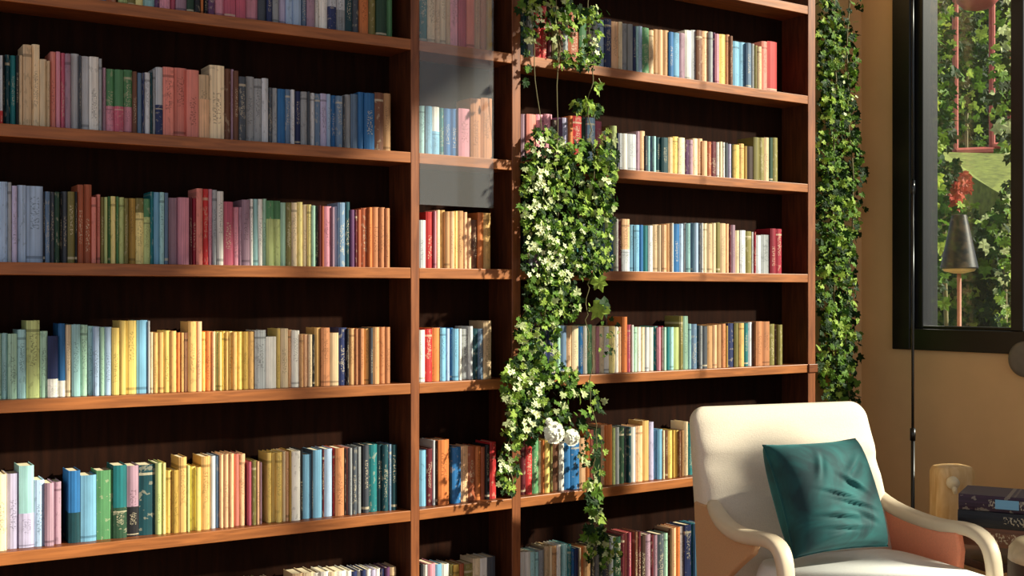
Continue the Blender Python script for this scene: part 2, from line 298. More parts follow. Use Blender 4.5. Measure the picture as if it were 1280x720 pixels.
def smi(m):
    if m.name not in sidx: sidx[m.name] = len(smats); smats.append(m)
    return sidx[m.name]
for b in books:
    a = b['code'].split('/'); D = BD-.004-max(0, b['rec']-REC)-random.uniform(0, .004); w, h = b['w'], b['h']
    loc = wpt(b['seg'], b['t'], b['rec'], EYE+SH[b['k']]+.0003); rz = WA[b['seg']]
    V, Fc, UV, _ = book_geo(w, h, D, b['id']*3+1); PV, PF = page_geo(w, h, D)
    frac = {'nv/w': .3, 'bl/w': .22, 'ol/py': .78, 'gr/lm': .72, 'be/pc': .62, 'lg/rd': .2, 'w/sb': .5, 'lg/nv': .45, 'w/bk': .5, 'w/dg': .55}.get(b['code'], .42)
    if b['id'] in top300:
        e = empty('book', loc, rz)
        tag(e, label(b), 'book', 'books standing on the %s of the %s' % (SHN[b['k']], BAY[b['bay']]))
        cv = mesh('cover', V, Fc, cover_mat(a[0]), e, uv=UV)
        mesh('pages', PV, PF, PAGES, e)
        if len(a) > 1:
            BV, BF, BUV = band_geo(w, h, .0004, h*frac, b['id']*3+2)
            q = mesh('spine_band', BV, BF, cover_mat(a[1]), cv, uv=BUV); q['label'] = PAL[a[1]][0]+' lower part of the spine'
    else:
        T = Matrix.Translation(loc)@Matrix.Rotation(rz, 4, 'Z')
        def put(V, Fc, UV, m):
            bse = len(SV); SV.extend(tuple(T@Vector(v)) for v in V); SF.extend(tuple(i+bse for i in f) for f in Fc)
            SM_.extend([smi(m)]*len(Fc)); SUV.extend(UV if UV else [(0, 0)]*sum(len(f) for f in Fc))
        put(V, Fc, UV, cover_mat(a[0])); put(PV, PF, None, PAGES)
        if len(a) > 1:
            BV, BF, BUV = band_geo(w, h, .0004, h*frac, b['id']*3+2); put(BV, BF, BUV, cover_mat(a[1]))
cold = ['be', 'tn', 'sb', 'sl', 'mt', 'go', 'rt', 'pc', 'g', 'c', 'ol', 'tl', 'mr', 'lg']
uid = 9000
for k in range(-1, 6):
    for seg, ta, tb_ in ((('L', -.465, wall_t(488, REC, 'L')[0]), ('R', wall_t(526, REC, 'R')[0], wall_t(612, REC, 'R')[0]), ('R', wall_t(653, REC, 'R')[0], wall_t(972, REC, 'R')[0])) if k < 0 else (('L', -.465, {0: wall_t(148, REC, 'L')[0], 5: wall_t(366, REC, 'L')[0]}.get(k, wall_t(-9 if k > 2 else -1, REC, 'L')[0])),)):
        t = ta
        while True:
            w = random.uniform(.012, .034); h = random.uniform(.16, .215); t += w
            if t > tb_-.002: break
            z_ = EYE+(SH[k] if k >= 0 else SH[0]+.325)+.0003
            T = Matrix.Translation(wpt(seg, t-w/2, REC+.002, z_))@Matrix.Rotation(WA[seg], 4, 'Z'); uid += 3
            V, Fc, UV, _ = book_geo(w-.001, h, BD-.008, uid); put(V, Fc, UV, cover_mat(random.choice(cold)))
            PV, PF = page_geo(w-.001, h, BD-.008); put(PV, PF, None, PAGES)
st = mesh('thin_books', SV, SF, smats, uv=SUV, mi=SM_)
tag(st, 'narrow paperbacks of many colours filling in between the wider books on every shelf', 'books', kind='stuff')
print('books', len(books), 'individual', len(top300))

# ------------------------------------------------------------------ bookcase
bc = empty('bookcase', (WO['R'].x, WO['R'].y, 0))
tag(bc, 'tall dark reddish-brown wooden bookcase with three bays covering the back wall', 'bookcase')
inv = Matrix.Translation(-bc.location)
def seg_box(name, seg, t0, t1, r0, r1, z0, z1, mat, bevel=.0015):
    rz = WA[seg]; o3 = wpt(seg, t0, r0, z0)
    m = MB(); m.box((0, 0, 0), (t1-t0, r1-r0, z1-z0))
    o = m.build(name, mat, bc, bevel=bevel); o.location = o3-bc.location; o.rotation_euler = (0, 0, rz); return o
def tR(px, r=0): return wall_t(px, r, 'R')[0]
u1a, u1b = tR(513.5), tR(524); u2a, u2b = tR(640), tR(650.5); u3a, u3b = tR(1010), tR(1019)
TOPZ = EYE+SH[0]+.325*2+.02
for nm, a, b_ in (('upright', u1a, u1b), ('upright', u2a, u2b), ('upright', u3a, u3b)):
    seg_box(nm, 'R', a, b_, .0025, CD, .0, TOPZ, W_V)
    seg_box('upright_sun_strip', 'R', a, b_, -.001, .0024, .0, TOPZ, W_EV)  # thin strip added to carry the painted sunlight of the front edge
tL = wall_t(513.5, 0, 'L')[0]
seg_box('upright', 'L', -.50, -.475, -.001, CD, 0, TOPZ, W_V)
zs = [EYE+s for s in SH]; allz = [zs[0]+.65, zs[0]+.325]+zs+[.09]
TK = .030
for z in allz:
    for sg, a, b_ in (('L', -.475, tL+.004), ('R', u1b, u2a), ('R', u2b, u3a)):
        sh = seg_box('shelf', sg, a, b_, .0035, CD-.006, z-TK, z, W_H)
        lp = seg_box('shelf_sun_strip', sg, a, b_, 0, .0034, z-TK, z, W_E); lp.parent = sh; lp.location = (0, -.0035, 0); lp.rotation_euler = (0, 0, 0)  # added front strip, holds the painted sunlit tone of the shelf edge
for z in (zs[3],):
    seg_box('shelf_cap', 'R', u3a, u3b+.008, -.006, -.0012, z-TK, z, W_H)
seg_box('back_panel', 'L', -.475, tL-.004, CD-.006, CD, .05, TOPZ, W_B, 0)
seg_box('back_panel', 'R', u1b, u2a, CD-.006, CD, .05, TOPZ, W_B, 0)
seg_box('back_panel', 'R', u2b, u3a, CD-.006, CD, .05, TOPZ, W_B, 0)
seg_box('plinth', 'L', -.475, tL, .02, .035, 0, .06, W_H); seg_box('plinth', 'R', u1b, u3a, .02, .035, 0, .06, W_H)

# glass door of the narrow bay
def glass(name, haze, tint=(1, 1, 1)):
    m = bpy.data.materials.new(name); m.use_nodes = True; nt = m.node_tree; nt.nodes.clear()
    o = nt.nodes.new('ShaderNodeOutputMaterial'); tr = nt.nodes.new('ShaderNodeBsdfTransparent'); tr.inputs[0].default_value = tint+(1,)
    df = nt.nodes.new('ShaderNodeBsdfDiffuse'); df.inputs[0].default_value = (.8, .78, .76, 1)
    gl = nt.nodes.new('ShaderNodeBsdfGlossy'); gl.inputs['Roughness'].default_value = .03
    m1 = nt.nodes.new('ShaderNodeMixShader'); m1.inputs[0].default_value = haze
    m2 = nt.nodes.new('ShaderNodeMixShader'); m2.inputs[0].default_value = .035
    nt.links.new(tr.outputs[0], m1.inputs[1]); nt.links.new(df.outputs[0], m1.inputs[2])
    nt.links.new(m1.outputs[0], m2.inputs[1]); nt.links.new(gl.outputs[0], m2.inputs[2])
    nt.links.new(m2.outputs[0], o.inputs[0]); return m
GH = glass('hazy_glass', .055)  # clear glass with a faint even whitish haze mixed in
zb = EYE-(258-HY)/F*wall_t(570, 0, 'R')[1]
g = seg_box('glass_panel', 'R', u1b-.001, tR(617, -.006), -.006, -.002, zb, TOPZ-.03, GH, 0); g.parent = bc
g['label'] = 'hazy glass panel over the top of the narrow bay'

# ------------------------------------------------------------------ room
BWY = Y0+.25
yb = BWY; d = c2w((1077-CXP)/F, 1.0); XW = yb/d.y*d.x
print('room', XW, BWY, 'Y0', Y0)
CEIL = 3.75
WALL = plain('wall_paint', (238, 196, 138), .85, var=.04, scale=6, bump=.05)
FLOORM = wood('oak_floor', (120, 84, 52), (158, 116, 76), (1.5, 12, 1), .4)
CEILM = plain('ceiling_paint', (214, 200, 178), .9, var=.03)
BLK = plain('black_frame', (17, 16, 15), .35, var=.2)
def sbox(name, lo, hi, mat, kind='structure', bevel=0):
    m = MB(); m.box(lo, hi); o = m.build(name, mat, bevel=bevel); tag(o, kind=kind); return o
XL, YF = -1.6, -2.4
sbox('floor', (XL, YF, -.08), (XW+.15, BWY+.12, 0), FLOORM)
sbox('ceiling', (XL, YF, CEIL), (XW+.15, BWY+.12, CEIL+.1), CEILM)
sbox('wall_back', (XL, BWY, 0), (XW+.15, BWY+.12, CEIL), WALL)
ya, ta = hit_x(1119, XW); wy1 = ya; wz0 = zpix(436, ta)
wy0 = -1.9; wz1 = 3.5
m = MB()
m.box((XW, YF, 0), (XW+.14, BWY, wz0)); m.box((XW, YF, wz1), (XW+.14, BWY, CEIL))
m.box((XW, wy1, wz0), (XW+.14, BWY, wz1)); m.box((XW, YF, wz0), (XW+.14, wy0, wz1))
tag(m.build('wall_right', WALL), kind='structure')
# window: black frame, mullions, panes
wn = empty('window_1', (XW, wy1, wz0)); tag(wn, kind='structure')
def wbox(name, lo, hi, mat, bevel=.003, lab=None):
    m = MB(); m.box(lo, hi); o = m.build(name, mat, wn, bevel=bevel); o.location = -Vector(wn.location)
    if lab: o['label'] = lab
    return o
yg, tg = hit_x(1149, XW+.05)
fy = hit_x(1141, XW-.0)[0]
fz = zpix(411, hit_x(1150, XW)[1])
m = MB()
m.box((XW-.02, fy, wz0), (XW+.16, wy1, wz1)); m.box((XW-.02, wy0, wz0), (XW+.10, fy, fz))
m.box((XW-.02, wy0, wz1-.07), (XW+.10, fy, wz1)); m.box((XW-.02, wy0, fz), (XW+.10, wy0+.07, wz1-.07))
o = m.build('window_frame', BLK, wn, bevel=.003); o.location = -Vector(wn.location)
my1 = hit_x(1265, XW)[0]
yy = my1
k = 0
while yy-.06 > wy0+.1:
    wbox('mullion', (XW-.01, yy-.05, fz), (XW+.08, yy, wz1-.07), BLK); yy -= .95; k += 1
wbox('sash', (XW+.015, fy-.035, fz), (XW+.075, fy, wz1-.07), BLK)
wbox('sash', (XW+.015, my1, fz), (XW+.075, fy-.035, fz+.012), BLK)
wbox('window_pane', (XW+.04, wy0+.07, fz), (XW+.046, fy, wz1-.07), glass('window_glass', .03, (.93, .96, .94)), 0)
# round grey stay plate on the lower frame rail
m = MB(); c = Vector((XW-.024, hit_x(1281, XW-.024)[0], zpix(449, hit_x(1281, XW-.024)[1])))
ring = lambda r, x: [Vector((x, c.y+r*math.cos(2*PI*k/32), c.z+r*math.sin(2*PI*k/32))) for k in range(32)]
m.loft([ring(.062, XW-.019), ring(.064, XW-.026), ring(.058, XW-.032), ring(.045, XW-.034)])
o = m.build('window_handle_plate', plain('grey_cast', (120, 112, 98), .5), wn, True); o.location = -Vector(wn.location)

# ------------------------------------------------------------------ foliage
def leafmat(name, c, tr=.35):
    m, nt, b = newmat(name); b.inputs['Roughness'].default_value = .6; b.inputs['Specular IOR Level'].default_value = .25
    tc = nt.nodes.new('ShaderNodeTexCoord'); nz = nt.nodes.new('ShaderNodeTexNoise'); nz.inputs['Scale'].default_value = 45
    nt.links.new(tc.outputs['Object'], nz.inputs['Vector']); r = nt.nodes.new('ShaderNodeValToRGB')
    cl = lin(c); r.color_ramp.elements[0].position = .35; r.color_ramp.elements[1].position = .65
    r.color_ramp.elements[0].color = tuple(v*.7 for v in cl[:3])+(1,); r.color_ramp.elements[1].color = tuple(min(1, v*1.2) for v in cl[:3])+(1,)
    nt.links.new(nz.outputs['Fac'], r.inputs['Fac']); nt.links.new(r.outputs[0], b.inputs['Base Color'])
    tl = nt.nodes.new('ShaderNodeBsdfTranslucent'); nt.links.new(r.outputs[0], tl.inputs[0])
    mx = nt.nodes.new('ShaderNodeMixShader'); mx.inputs[0].default_value = tr
    nt.links.new(b.outputs[0], mx.inputs[1]); nt.links.new(tl.outputs[0], mx.inputs[2]); nt.links.new(mx.outputs[0], nt.nodes['Material Output'].inputs[0])
    return m
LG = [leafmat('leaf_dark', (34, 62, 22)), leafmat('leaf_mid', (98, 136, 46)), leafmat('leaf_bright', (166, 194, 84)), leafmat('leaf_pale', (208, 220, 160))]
FLW = plain('petal_white', (232, 234, 214), .6, var=.05)
FLG = plain('petal_green_white', (206, 216, 166), .6, var=.15)
FLC = plain('petal_heart', (214, 190, 90), .6)
STEM = plain('vine_stem', (104, 96, 58), .7)
LEAF = [(0,0,0), (.32,-.18,.05), (.62,.08,-.04), (.40,.34,.05), (.50,.66,-.05), (.20,.66,.03), (0,1.05,-.10), (-.20,.66,.03), (-.50,.66,-.05), (-.40,.34,.05), (-.62,.08,-.04), (-.32,-.18,.05)]
def add_leaf(m, p, size, mi, facing, droop=.6):
    f = Vector(facing)+Vector((random.gauss(0, .55), random.gauss(0, .55), random.gauss(.15, .45))); f.normalize()
    d = Vector((random.gauss(0, .6), random.gauss(0, .3), -droop+random.gauss(0, .5))); d = (d-f*d.dot(f))
    if d.length < .05: d = Vector((0, 0, -1))
    d.normalize(); s = d.cross(f)
    V = [p+s*(x*size)+d*(y*size)+f*(z*size) for x, y, z in [(0, .3, -.03)]+LEAF]
    m.add(V, [(0, i, i+1) for i in range(1, 12)]+[(0, 12, 1)], mi)
def add_flower(m, p, size, facing):
    f = Vector(facing)+Vector((random.gauss(0, .4), random.gauss(0, .4), random.gauss(.2, .3))); f.normalize()
    a = f.cross(Vector((0, 0, 1))).normalized(); b = f.cross(a)
    for k in range(5):
        t = 2*PI*k/5+random.uniform(-.2, .2); d = a*math.cos(t)+b*math.sin(t); e = d.cross(f)
        V = [p, p+d*size*.5+e*size*.32+f*size*.1, p+d*size+f*size*.16, p+d*size*.5-e*size*.32+f*size*.1]
        m.add(V, [(0, 1, 2, 3)], 0)
    r = size*.18
    V = [p+f*r*1.3, p+a*r+f*.001, p+b*r+f*.001, p-a*r+f*.001, p-b*r+f*.001]
    m.add(V, [(0,1,2),(0,2,3),(0,3,4),(0,4,1)], 1)
def vine(name, label, stems, blobs, flowers, base, facing=(0, -1, .25), weights=(3, 4, 3, 2), cat='hanging plant', group=None, pos=None, srad=.0016, leafname='foliage'):
    e = empty(name, base); tag(e, label, cat, group)
    o = -Vector(base)
    m = MB()
    for (px, py, rx, ry, n, sz) in blobs:
        for _ in range(n):
            a = random.uniform(0, 2*PI); q = math.sqrt(random.random())*1.05
            x, y = px+rx*q*math.cos(a), py+ry*q*math.sin(a)
            depth = random.random()
            p = pos(x, y, depth)
            mi = random.choices((0, 1, 2, 3), weights)[0]
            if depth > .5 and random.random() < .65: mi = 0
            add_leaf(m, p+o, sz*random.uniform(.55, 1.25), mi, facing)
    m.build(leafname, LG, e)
    if flowers:
        m = MB()
        for (px, py, rx, ry, n, sz) in flowers:
            for _ in range(int(n*.36)):
                a = random.uniform(0, 2*PI); q = math.sqrt(random.random())
                add_flower(m, pos(px+rx*q*math.cos(a), py+ry*q*math.sin(a), -.1)+o, sz*random.uniform(.55, 1.0), facing)
        m.build('blossoms', [FLG, FLC], e)
    m = MB()
    for s in stems:
        pts = []
        for i in range(len(s)-1):
            for j in range(6):
                q = j/6; pts.append((s[i][0]*(1-q)+s[i+1][0]*q+2*math.sin(i*3+j), s[i][1]*(1-q)+s[i+1][1]*q))
        pts.append(s[-1]); m.tube([pos(x, y, .35)+o for x, y in pts], srad, 6)
    m.build('stem', STEM, e, True)
    return e
def pos_shelf(off0, off1):
    def f(x, y, dpt):
        r = off0+(off1-off0)*dpt; t, z = wall_t(x, r, 'R'); return wpt('R', t, r, EYE-(y-HY)/F*z)
    return f
VP_ = pos_shelf(-.085, -.012)
def vb(px): return tuple(wpt('R', wall_t(px, -.04, 'R')[0], -.04, TOPZ))
vine('trailing_ivy', 'pale flowering ivy hanging in a dense curtain beside the divider left of the right bay', 
     [[(664,-60),(668,60),(676,180),(682,300),(680,400)], [(690,-60),(700,60),(694,200),(700,330)]],
     [(662,20,12,45,60,.020),(690,10,40,14,70,.021),(700,34,22,16,40,.02),
      (682,240,30,78,620,.021),(684,320,28,50,330,.02),(690,372,34,34,210,.021),(676,420,24,46,140,.02),(668,462,20,20,80,.02),(658,90,4,12,6,.02)],
     [(676,196,12,22,26,.014),(684,226,14,14,30,.015),(675,260,16,30,50,.012),(686,310,20,30,70,.012),(668,320,12,30,30,.012),(700,345,14,20,24,.012),(690,25,20,12,12,.012)],
     vb(680), weights=(4, 4, 3, 2), pos=VP_)
vine('trailing_ivy', 'ivy strand with broad leaves dangling over the red book and reaching the third shelf',
     [[(735,-50),(737,30),(741,90),(736,130),(738,170),(745,260),(742,330),(735,360),(733,400),(736,440)]],
     [(725,18,36,10,60,.022),(742,40,10,36,50,.018),(716,74,26,10,56,.018),(738,72,16,14,40,.018),(745,105,7,7,5,.026),(728,131,14,8,20,.026),(742,136,12,10,16,.028),
      (735,200,34,28,230,.022),(760,200,12,38,110,.018),(740,245,30,18,110,.021),(755,262,14,16,60,.02),(728,300,24,44,330,.018),(742,325,24,18,140,.018),(752,296,14,30,60,.016),(748,348,5,5,4,.046),(752,380,5,5,4,.05),(762,420,14,26,16,.014),(735,386,3,6,3,.014)],
     [(757,228,8,10,12,.013),(725,310,16,24,24,.011),(746,60,6,26,18,.013)],
     vb(738), weights=(4, 4, 4, 1), pos=VP_)
vine('trailing_ivy', 'bushy ivy spilling over the divider below the fourth shelf with green-white sprigs',
     [[(665,400),(655,450),(645,520),(636,560),(640,610)]],
     [(662,420,18,34,120,.02),(650,480,20,36,210,.021),(655,520,22,32,170,.021),(680,500,26,30,90,.019),(640,545,12,18,30,.018),(636,586,13,32,110,.015),(690,470,34,14,80,.019)],
     [(645,470,14,22,20,.012),(668,486,12,8,18,.014),(670,510,14,10,28,.015),(662,532,12,8,20,.014),(634,580,10,26,36,.011)],
     vb(655), weights=(3, 4, 4, 2), pos=pos_shelf(-.09, -.02))
vine('trailing_ivy', 'thin ivy strand with round leaves dangling past the bottom two shelves of the right bay',
     [[(740,440),(738,490),(745,540),(742,600),(744,660),(742,715)]],
     [(735,488,9,10,16,.02),(748,500,7,8,6,.024),(740,512,8,8,6,.026),(731,524,6,7,4,.026),(735,565,10,26,34,.018),(748,572,8,26,24,.016),(740,604,9,6,10,.026),(743,622,10,12,14,.038),(736,640,7,8,8,.024),(745,645,8,8,6,.03),
      (735,660,5,5,4,.02),(745,668,14,10,26,.026),(748,690,16,20,60,.018),(765,694,12,22,24,.015),(718,486,14,12,10,.03),(705,505,6,10,6,.02),(712,528,12,14,26,.02)],
     None, vb(742), weights=(4, 4, 2, 2), pos=VP_)
# round white blooms
def bloom(px, py, size, lab):
    c = pos_shelf(-.11, -.11)(px, py, 0); e = empty('white_flower', c); tag(e, lab, 'flower', 'round white blossoms among the ivy')
    m = MB()
    for layer, (n, rr, tilt) in enumerate(((9, 1.0, .25), (8, .8, .7), (6, .55, 1.1), (4, .3, 1.4))):
        for k in range(n):
            t = 2*PI*k/n+layer*.35; ct, st_ = math.cos(t), math.sin(t)
            a = Vector((ct, 0, st_)); f = Vector((-.25, -1, .15)).normalized(); a = (a-f*a.dot(f)).normalized(); s = a.cross(f)
            R = size*rr; up = f*math.sin(tilt); ou = a*math.cos(tilt)
            V = [a*0, ou*R*.5+up*R*.5+s*R*.34, ou*R*.95+up*R*.75+s*R*.26, ou*R*1.02+up*R*.72, ou*R*.95+up*R*.75-s*R*.26, ou*R*.5+up*R*.5-s*R*.34]
            m.add(V, [(0, 1, 2, 3), (0, 3, 4, 5)])
    core = []
    fdir = Vector((-.25, -1, .15)).normalized(); ax = fdir.cross(Vector((0, 0, 1))).normalized(); ay = fdir.cross(ax)
    for i in range(9):
        a = PI*(i+.5)/9; core.append([fdir*(size*.55*math.cos(a))+(ax*math.cos(2*PI*k/16)+ay*math.sin(2*PI*k/16))*(size*.86*math.sin(a)) for k in range(16)])
    m.loft(core)
    for _ in range(26):
        d = (fdir*.7+Vector((random.gauss(0, 1), random.gauss(0, 1), random.gauss(0, 1)))*.62).normalized()
        if d.dot(fdir) < -.1: continue
        q = d.cross(Vector((.3, .2, 1))).normalized(); r_ = d.cross(q); p = ax*(d.dot(ax)*size*.86)+ay*(d.dot(ay)*size*.86)+fdir*(d.dot(fdir)*size*.56); w_ = size*.3
        m.add([p+d*.0005, p+q*w_+d*w_*.25, p+(q+r_)*w_*.8+d*w_*.3, p+r_*w_+d*w_*.25], [(0, 1, 2, 3)])
    m.build('petals', FLW, e)
    m = MB(); m.tube([(0, 0, 0), (.004, .02, .006), (0, .05, .02)], .0015, 6); m.build('stem', STEM, e, True)
bloom(692, 541, .034, 'largest round white blossom in the ivy above the red and green books')
bloom(714, 547, .027, 'oval white blossom right of the largest one, over the blue book')
bloom(686, 527, .012, 'small round white blossom just above the largest blossom in the ivy')
# ivy column on the wall
def pos_wall(x, y, dpt):
    yy = BWY-.045-.12*(1-dpt); u = (x-CXP)/F; d = c2w(u, 1.0); t = yy/d.y; return d*t+Vector((0, 0, EYE-(y-HY)/F*t))
vine('climbing_ivy', 'tall column of green ivy between the bookcase end and the tan wall',
     [[(1040,-80),(1045,100),(1040,250),(1046,400),(1048,520),(1050,768)], [(1062,-80),(1060,100),(1066,250),(1058,380),(1060,520),(1060,768)]],
     [(1036,20,13,70,240,.024),(1048,90,24,70,480,.023),(1048,180,26,80,560,.023),(1046,270,24,70,470,.024),(1046,350,24,70,430,.025),(1045,440,22,60,340,.026),(1050,490,22,50,150,.026),(1072,235,9,60,60,.023),(1062,20,16,50,30,.02),(1060,420,14,60,80,.026),(1050,620,20,120,220,.026)],
     [(1048,110,16,50,14,.010),(1068,122,6,6,6,.010)],
     tuple(pos_wall(1045, 700, .5)*1.0), weights=(5, 5, 3, 0), facing=(-.3, -1, .3), pos=pos_wall, srad=.003, cat='climbing plant')

# ------------------------------------------------------------------ armchair
C0 = c2w(.794, 3.51); AR = math.radians(-14.8)
RX = Vector((math.cos(AR), math.sin(AR), 0)); FX = Vector((math.sin(AR), -math.cos(AR), 0))
# chair local frame: x = to the viewer's right, y = away from the viewer, z up
ch = empty('armchair', (C0.x, C0.y, 0), AR)
tag(ch, 'cream upholstered armchair with sweeping arms and a reclined back', 'armchair')
CREAM = plain('cream_fabric', (226, 212, 192), .85, var=.05, scale=260, bump=.25)
CREAM2 = plain('cream_fabric_painted_shade', (206, 160, 116), .85, var=.05, scale=200, bump=.2)  # cream fabric with the left side's shade and warm bounce put into the colour
CORAL = plain('coral_fabric', (242, 152, 116), .85, var=.05, scale=200, bump=.2)
ARMW = plain('cream_arm_finish', (220, 202, 174), .45, var=.05, scale=12)
def arm_rf(px, py, r):       # (forward, height) where the view line meets the chair's vertical plane x = r
    u = (px-CXP)/F; d = c2w(u, 1.0); o = C0+RX*r
    # t*d = o + f*FX
    A = np.array([[d.x, -FX.x], [d.y, -FX.y]]); t, f = np.linalg.solve(A, np.array([o.x, o.y]))
    return f, EYE-(py-HY)/F*t
def cl(r, f, z): return Vector((r, -f, z))
def sq(a, p=.5): c = math.cos(a); return math.copysign(abs(c)**p, c)
# backrest
def back_ring(z):
    q = (z-.20)/.66                        # 0 bottom .. 1 top
    fr = .215-.22*q+ .02*math.sin(q*PI)     # front face
    rear = .02-.075*q
    hw = .296+.010*math.sin(min(1, q)*PI)
    return fr, rear, hw
rings = []; N = 44
ZT, CR = .862, .045
zr = [.20+(ZT-CR-.20)*i/30 for i in range(31)]+[ZT-CR+CR*math.sin(PI/2*i/10) for i in range(1, 11)]
for z in zr:
    fr, rear, hw = back_ring(z)
    top = min(.9999, max(0, (z-(ZT-CR))/CR)); sh = math.sqrt(1-top**2)
    cen, hh = (fr+rear)/2, (fr-rear)/2*(.12+.88*sh); hw2 = hw-(1-sh)*CR
    ring = []
    for k in range(N):
        a = 2*PI*k/N; x = hw2*sq(a, .28)+.008; y = sq(a-PI/2, .5)
        pad = 0
        if y > 0:
            pad = .018*(1-(x/hw)**2)
            pad += .006*math.exp(-((z-.745+.02*x)/.018)**2)-.012*math.exp(-((z-.70+.03*x)/.014)**2)
            pad -= .008*math.exp(-((z-.63-.10*(x+.15))/.016)**2)
            pad -= .006*math.exp(-((x+.16)/.012)**2)*(z < .72)
        ring.append(cl(x, cen+hh*y+pad*max(0, y), z))
    rings.append(ring)
m = MB(); m.loft(rings); m.build('backrest', CREAM, ch, True)
# seat cushion
rings = []
for i in range(11):
    q = i/10; z = .335+.13*q; e = math.sin(PI*min(max(q, .02), .98))**.35
    ring = []
    for k in range(48):
        a = 2*PI*k/48; x = (.225+.022*e)*sq(a, .3); y = (.235+.03*e)*sq(a-PI/2, .35)
        if x < 0: x *= 1+.14/(1+math.exp(-(y+.02)*30))
        ring.append(cl(x, .45+y, z+.012*(1-(x/.25)**2)*(1-((y)/.27)**2)*(q > .9)))
    rings.append(ring)
m = MB(); m.loft(rings); m.build('seat_cushion', plain('white_fabric', (236, 234, 230), .85, var=.03, scale=200, bump=.15), ch, True)
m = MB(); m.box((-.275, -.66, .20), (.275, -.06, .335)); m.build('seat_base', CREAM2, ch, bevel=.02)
# arms
ARM = {}
RA = [(1093,602),(1102,612),(1118,626),(1138,636),(1160,644),(1182,650),(1204,651),(1222,657),(1238,671),(1246,690),(1250,716)]
LA = [(884,622),(891,632),(903,646),(918,656),(934,662),(950,664),(964,667),(976,676),(983,690),(986,705),(988,722)]
for side, pts, r in ((1, RA, .305), (-1, LA, -.305)):
    path = []
    for (x, y) in pts: path.append(arm_rf(x, y, r))
    fl_, zl_ = path[-1]; 
    path += [(fl_+.006, zl_-.12), (fl_-.004, .12), (fl_-.01, .0)]
    ARM[side] = path; print('arm', side, [(round(a, 3), round(b, 3)) for a, b in path])
    rings = []
    for i, (f, z) in enumerate(path):
        f0, z0 = path[max(0, i-1)]; f1, z1 = path[min(len(path)-1, i+1)]
        t = Vector((f1-f0, z1-z0)).normalized(); n = Vector((-t.y, t.x))
        q = i/(len(path)-1); wd = [.020, .024, .027, .028, .028, .027, .026, .025, .024, .023, .022, .021, .019, .017][min(i, 13)]; th = [.010,.016,.019,.020,.020,.019,.018,.018,.018,.018,.018,.018,.016,.014][min(i, 13)]
        inn = 0 if i > 2 else -.006*side*(3-i)
        ring = []
        for k in range(16):
            a = 2*PI*k/16; a1, a2 = wd*sq(a, .7), th*sq(a-PI/2, .8)
            ring.append(cl(r+inn+a1, f+n.x*(a2-th), z+n.y*(a2-th)))
        rings.append(ring)
    m = MB(); m.loft(rings); m.build('arm', ARMW, ch, True, sub=1)
    # padded side panel under the arm
    rr = r-.012*side; m = MB(); h = .012
    if side > 0:
        top = [(f, z-.030) for f, z in path[:7]]
        poly = [(.05, .20), (.03, top[0][1]-.03)]+top+[(top[-1][0]+.012, top[-1][1]-.05), (top[-1][0]+.0, .40), (top[-1][0]-.04, .20)]
    else:
        poly = [(.05, .20), (.02, .60)]+[(f, z-.026) for f, z in path[:5]]+[arm_rf(x, y, r) for x, y in ((944,678),(938,694),(922,708),(908,722))]+[(.20, .34), (.2, .2)]
    V = [cl(rr-h, f, z) for f, z in poly]+[cl(rr+h, f, z) for f, z in poly]; n = len(poly)
    Fc = [tuple(range(n)), tuple(range(2*n-1, n-1, -1))]+[((i+1) % n, i, n+i, n+(i+1) % n) for i in range(n)]
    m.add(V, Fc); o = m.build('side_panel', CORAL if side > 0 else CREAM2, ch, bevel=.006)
    if side > 0: o['label'] = 'coral fabric side panel'
for sx in (-1, 1):
    m = MB(); m.tube([cl(sx*.26, -.02, .0), cl(sx*.262, .0, .21)], [.014, .022], 12); m.build('leg', ARMW, ch, True)

